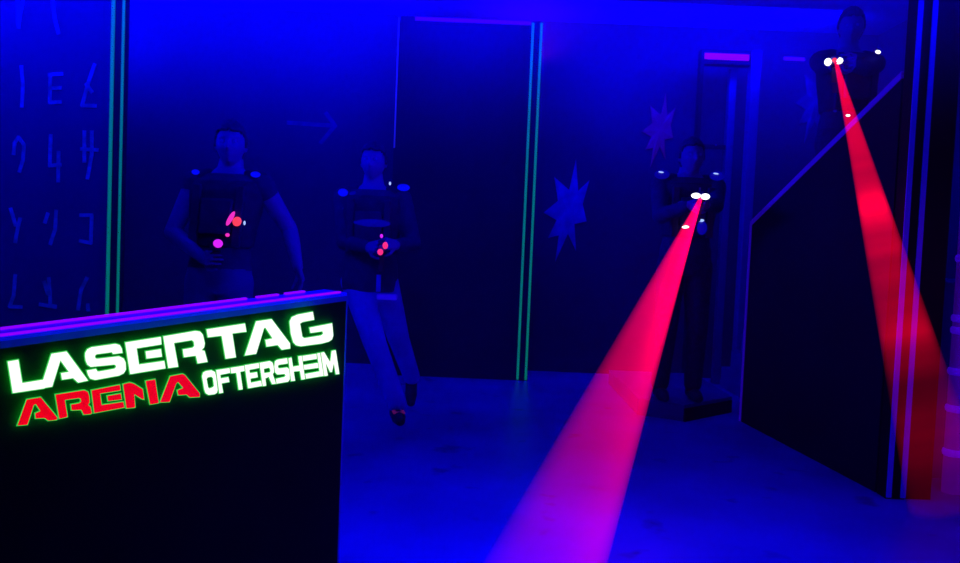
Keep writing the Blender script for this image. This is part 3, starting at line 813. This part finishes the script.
gun(mz3, at(699, 199, 5.62), 'black laser gun with two white lights in hands of doorway player',
    [(at(696, 195.7, 5.19), (.030, .012, .018), M['led_white']), (at(705.3, 196.6, 5.19), (.029, .012, .020), M['led_white'])], None, M['led_red'])

# ---- player 4: up on the stairs
d4 = 5.25; b4 = at(850, 30, d4); b4.z = zplat; s4 = 1.0
mz4 = at(834.5, 60, 4.25)
hz = at(850, 28, d4).z - zplat
wrA = loc(833, 66, 4.70, b4); wrB = loc(842, 66, 4.66, b4)
s4 = hz/1.675
shA = Vector((-.185, .01, 1.445))*s4; shB = Vector((.185, .01, 1.445))*s4
eA, wrA = lerp_chain(shA, wrA, .29, .27, (-.6, .2, -1)); eB, wrB = lerp_chain(shB, wrB, .29, .27, (.7, .2, -.7))
P4, v4, T4, hc4, R4 = person(b4, s4, 'person in dark clothes up on the stairs aiming a laser gun downwards',
    (eA, wrA), (eB, wrB), (Vector((-.10, -.03, .49)), Vector((-.11, .02, .085))), (Vector((.11, -.03, .49)), Vector((.13, .02, .085))),
    {'trousers': M['dark_trousers'], 'long': True}, head_turn=R_(-20), head_tilt=R_(12), hands=[(wrA, (.1, -.8, 0), (.7, .2, .2), -1), (wrB, (-.3, -.8, .1), (-.7, .2, .2), 1)], curls=(.8, .8), hairlen=.3)
led(v4, b4, at(878, 52, d4-.16), (.017, .012, .011), M['led_white'], 'shoulder_light', Matrix.Rotation(R_(12), 3, 'Y'))
led(v4, b4, at(848, 115.5, d4-.24), (.014, .01, .007), M['led_white'], 'chest_light')
led(v4, b4, at(835, 111, d4-.20), (.012, .01, .008), M['dim_blue_glow'], 'chest_light')
gun(mz4, at(837, 66, 4.76), 'black laser gun with two white lights held by player on the stairs',
    [(at(828, 62, 4.25), (.018, .012, .020), M['led_white']), (at(839, 60.8, 4.25), (.020, .012, .017), M['led_white'])], None, M['led_red'])

# ------------------------------------------------------------------ red beams in the haze
def beam(name, p, q, r0, r1, B0, B1, label, edge=0.0, hot=(1.0, 0.0, 0.085), nz=0.35, nscale=3.0, roll=0.0, power=1.0, bands=0.0, flat=1.0, up=Vector((0, 0, 1)), seed=0.0, puffs=()):
    p, q = Vector(p), Vector(q); L = (q-p).length
    Mx = frame_of(p, q, up)
    o_rot = (Mx.to_4x4() @ Matrix.Rotation(roll, 4, 'Z')).to_euler()
    bm = bmesh.new(); n = 48; rows = []
    for k in range(13):
        t = k/12; r = r0+(r1-r0)*t; row = []
        for i in range(n):
            a = 2*PI*i/n; ca, sa = math.cos(a), math.sin(a); e = 5.0
            kk = (abs(ca)**e+abs(sa)**e)**(-1/e)
            row.append(bm.verts.new((r*ca*kk, r*sa*kk*flat, L*t)))
        rows.append(row)
    for a, c in zip(rows[:-1], rows[1:]):
        for i in range(n): bm.faces.new((a[i], a[(i+1) % n], c[(i+1) % n], c[i]))
    bm.faces.new(rows[0][::-1]); bm.faces.new(rows[-1])
    m = bpy.data.materials.new(name+'_haze'); m.use_nodes = True; t = m.node_tree; t.nodes.clear()
    out = t.nodes.new('ShaderNodeOutputMaterial'); em = t.nodes.new('ShaderNodeEmission'); t.links.new(em.outputs[0], out.inputs['Volume'])
    em.inputs['Color'].default_value = hot+(1,)
    tc = t.nodes.new('ShaderNodeTexCoord'); sx = t.nodes.new('ShaderNodeSeparateXYZ'); t.links.new(tc.outputs['Object'], sx.inputs[0])
    def mth(op, a, b=None, c=None):
        nd = t.nodes.new('ShaderNodeMath'); nd.operation = op
        for i, v in enumerate((a, b, c)):
            if v is None: continue
            if isinstance(v, (int, float)): nd.inputs[i].default_value = v
            else: t.links.new(v, nd.inputs[i])
        return nd.outputs[0]
    tt = mth('DIVIDE', sx.outputs['Z'], L)
    rr = mth('MULTIPLY_ADD', tt, r1-r0, r0)
    tp = mth('POWER', mth('MAXIMUM', tt, 0.0), power)
    bb = mth('MULTIPLY_ADD', tp, B1-B0, B0)
    s_ = mth('DIVIDE', bb, mth('MULTIPLY', rr, 2.0*flat))
    if edge:
        xn = mth('DIVIDE', sx.outputs['X'], rr)                     # -1..1 across the beam
        s_ = mth('MULTIPLY', s_, mth('MULTIPLY_ADD', mth('POWER', mth('MAXIMUM', mth('MULTIPLY_ADD', xn, .5, .5), 0.001), 2.5), edge, 1.0-edge*.3))
    nt = t.nodes.new('ShaderNodeTexNoise'); nt.inputs['Scale'].default_value = nscale; nt.inputs['Detail'].default_value = 3
    t.links.new(tc.outputs['Object'], nt.inputs['Vector'])
    s_ = mth('MULTIPLY', s_, mth('MULTIPLY_ADD', nt.outputs['Fac'], 2*nz, 1.0-nz))
    for tp_, wd_, am_ in puffs:                                       # single puffs of denser haze
        e_ = mth('POWER', mth('DIVIDE', mth('SUBTRACT', tt, tp_), wd_), 2.0)
        s_ = mth('MULTIPLY', s_, mth('MULTIPLY_ADD', mth('EXPONENT', mth('MULTIPLY', e_, -1.0)), am_, 1.0))
    if bands:                                                       # drifts of thicker and thinner haze along the beam
        nb = t.nodes.new('ShaderNodeTexNoise'); nb.noise_dimensions = '1D'; nb.inputs['Scale'].default_value = 3.3; nb.inputs['Detail'].default_value = 3
        t.links.new(mth('ADD', sx.outputs['Z'], seed), nb.inputs['W'])
        s_ = mth('MULTIPLY', s_, mth('MAXIMUM', mth('MULTIPLY_ADD', nb.outputs['Fac'], 2*bands*1.6, 1.0-bands*1.6), 0.15))
    t.links.new(s_, em.inputs['Strength'])
    o = link_bm(name, bm, m, None, True); o.location = p; o.rotation_euler = o_rot
    tag(o, label, 'laser beam', 'red laser beams')
    return o
q1 = at(530, 608, 2.70)
beam('laser_beam', mz3+Vector((0, -.01, 0)), q1, .010, .206, 1.1, .10, 'wide red laser beam from the doorway player down to the foreground floor', edge=1.3, roll=R_(0), power=.75, nz=.3, flat=.6)
q2 = at(953, 515, YP-.27)
beam('laser_beam', mz4+Vector((0, -.01, 0)), q2, .008, .195, 0.95, .012, 'narrower red laser beam slanting from the stairs down to the right panel', power=.5, nz=.3, bands=.45, hot=(1.0, 0.0, 0.03), puffs=((.345, .04, 1.9), (.44, .03, .6), (.62, .03, .7), (.75, .05, -.5)), flat=.35, up=Vector((0, -1, 0)))
def spot(p, q, angle, energy, col):
    l = bpy.data.lights.new('beam_spot', 'SPOT'); l.energy = energy; l.color = col; l.spot_size = angle; l.spot_blend = .3; l.shadow_soft_size = .004
    o = bpy.data.objects.new('beam_spot', l); C.objects.link(o); o.location = p
    o.rotation_euler = (Vector(q)-Vector(p)).to_track_quat('-Z', 'Y').to_euler(); return o
spot(mz4+(q2-mz4).normalized()*.03, q2, R_(8.5), 7, (1, 0, .02))
spot(mz3+(q1-mz3).normalized()*.03, q1, R_(8), 20, (1, 0, .02))

# ------------------------------------------------------------------ lights and haze
def area(loc_, size, energy, col, target=None, sy=None, spread=180):
    l = bpy.data.lights.new('unseen_light', 'AREA'); l.energy = energy; l.color = col; l.size = size  # lamps out of view; most are added to shape the blue light
    l.spread = R_(spread)
    if sy: l.shape = 'RECTANGLE'; l.size_y = sy
    o = bpy.data.objects.new('unseen_light', l); C.objects.link(o); o.location = loc_
    if target is not None: o.rotation_euler = (Vector(target)-Vector(loc_)).to_track_quat('-Z', 'Y').to_euler()
    return o
BL = (0.0, 0.0, 1.0)
# unseen strips added under the ceiling so walls and panels darken downwards
area((-2.6, 7.15, 3.2), 3.6, 92, BL, (-2.6, 7.75, 3.15), .12, 170)
area((-.15, 6.65, 3.15), 1.3, 35, BL, (-.15, 7.15, 3.05), .12, 170)
area((1.9, 7.0, 3.2), 2.6, 74, BL, (1.9, 7.75, 3.15), .12, 170)
area((-3.5, 4.7, 3.25), 2.2, 66, BL, (-3.5, 5.6, 2.9), .12, 170)
area((-1.2, 6.2, 3.2), 6.4, 42, BL, (-1.2, 7.75, 3.3), .2, 170)
area((2.4, 6.2, 3.2), 2.4, 20, BL, (2.4, 7.75, 3.3), .2, 170)
area((0.35, 7.45, 2.95), .5, 4, (.35, 0, 1), (0.35, 7.5, 3.4), .1)
area((-4.5, 5.2, 2.75), 3.4, 60, BL, (0, 5.2, 2.75), .7, 50)          # side light added on the left to brighten the haze
area((3.5, 3.6, 2.7), 1.0, 30, BL, (0, 4.4, 2.7), .7, 50)  # second side light, added to brighten the haze at right
area((0.0, 4.3, 2.85), 5.0, 60, BL, (0.0, 4.4, 3.4), .2, 170)        # unseen uplight added to brighten the haze under the ceiling
area((2.6, 3.6, 2.9), 1.2, 12, BL, (2.6, 3.8, 3.4), .2, 170)  # smaller uplight added for the haze near the stairs
area((0.3, 2.4, 3.2), 1.4, 38, BL, (0.3, 2.55, 0), 1.0, 70)          # floor in front of the camera
area((-.6, 1.4, 3.1), .6, 6, BL, (-.9, 5.0, 1.75), .3, 46)            # front fill added to light the players
area((2.75, 3.2, 1.3), .25, 2.0, (.5, 0, 1), (2.4, 4.1, .6))  # violet fill added to light the ribbed pipes

w = bpy.data.worlds.new('arena_air'); scene.world = w; w.use_nodes = True
nt = w.node_tree
bg = nt.nodes['Background']; bg.inputs['Color'].default_value = (0, 0, 1, 1); bg.inputs['Strength'].default_value = 0.0005
vs = nt.nodes.new('ShaderNodeVolumeScatter'); vs.inputs['Density'].default_value = 0.04; vs.inputs['Color'].default_value = (.9, .9, 1, 1)
vs.inputs['Anisotropy'].default_value = 0.2
geo = nt.nodes.new('ShaderNodeNewGeometry'); sep = nt.nodes.new('ShaderNodeSeparateXYZ'); nt.links.new(geo.outputs['Position'], sep.inputs[0])
mr = nt.nodes.new('ShaderNodeMapRange'); mr.interpolation_type = 'SMOOTHSTEP'      # the haze hangs under the ceiling
mr.inputs['From Min'].default_value = 1.5; mr.inputs['From Max'].default_value = 3.3
mr.inputs['To Min'].default_value = 0.004; mr.inputs['To Max'].default_value = 0.11
nt.links.new(sep.outputs['Z'], mr.inputs['Value']); nt.links.new(mr.outputs[0], vs.inputs['Density'])
nt.links.new(vs.outputs[0], nt.nodes['World Output'].inputs['Volume'])

scene.view_settings.view_transform = 'Standard'
scene.view_settings.look = 'None'
scene.view_settings.exposure = 0.0
scene.view_settings.gamma = 1.0
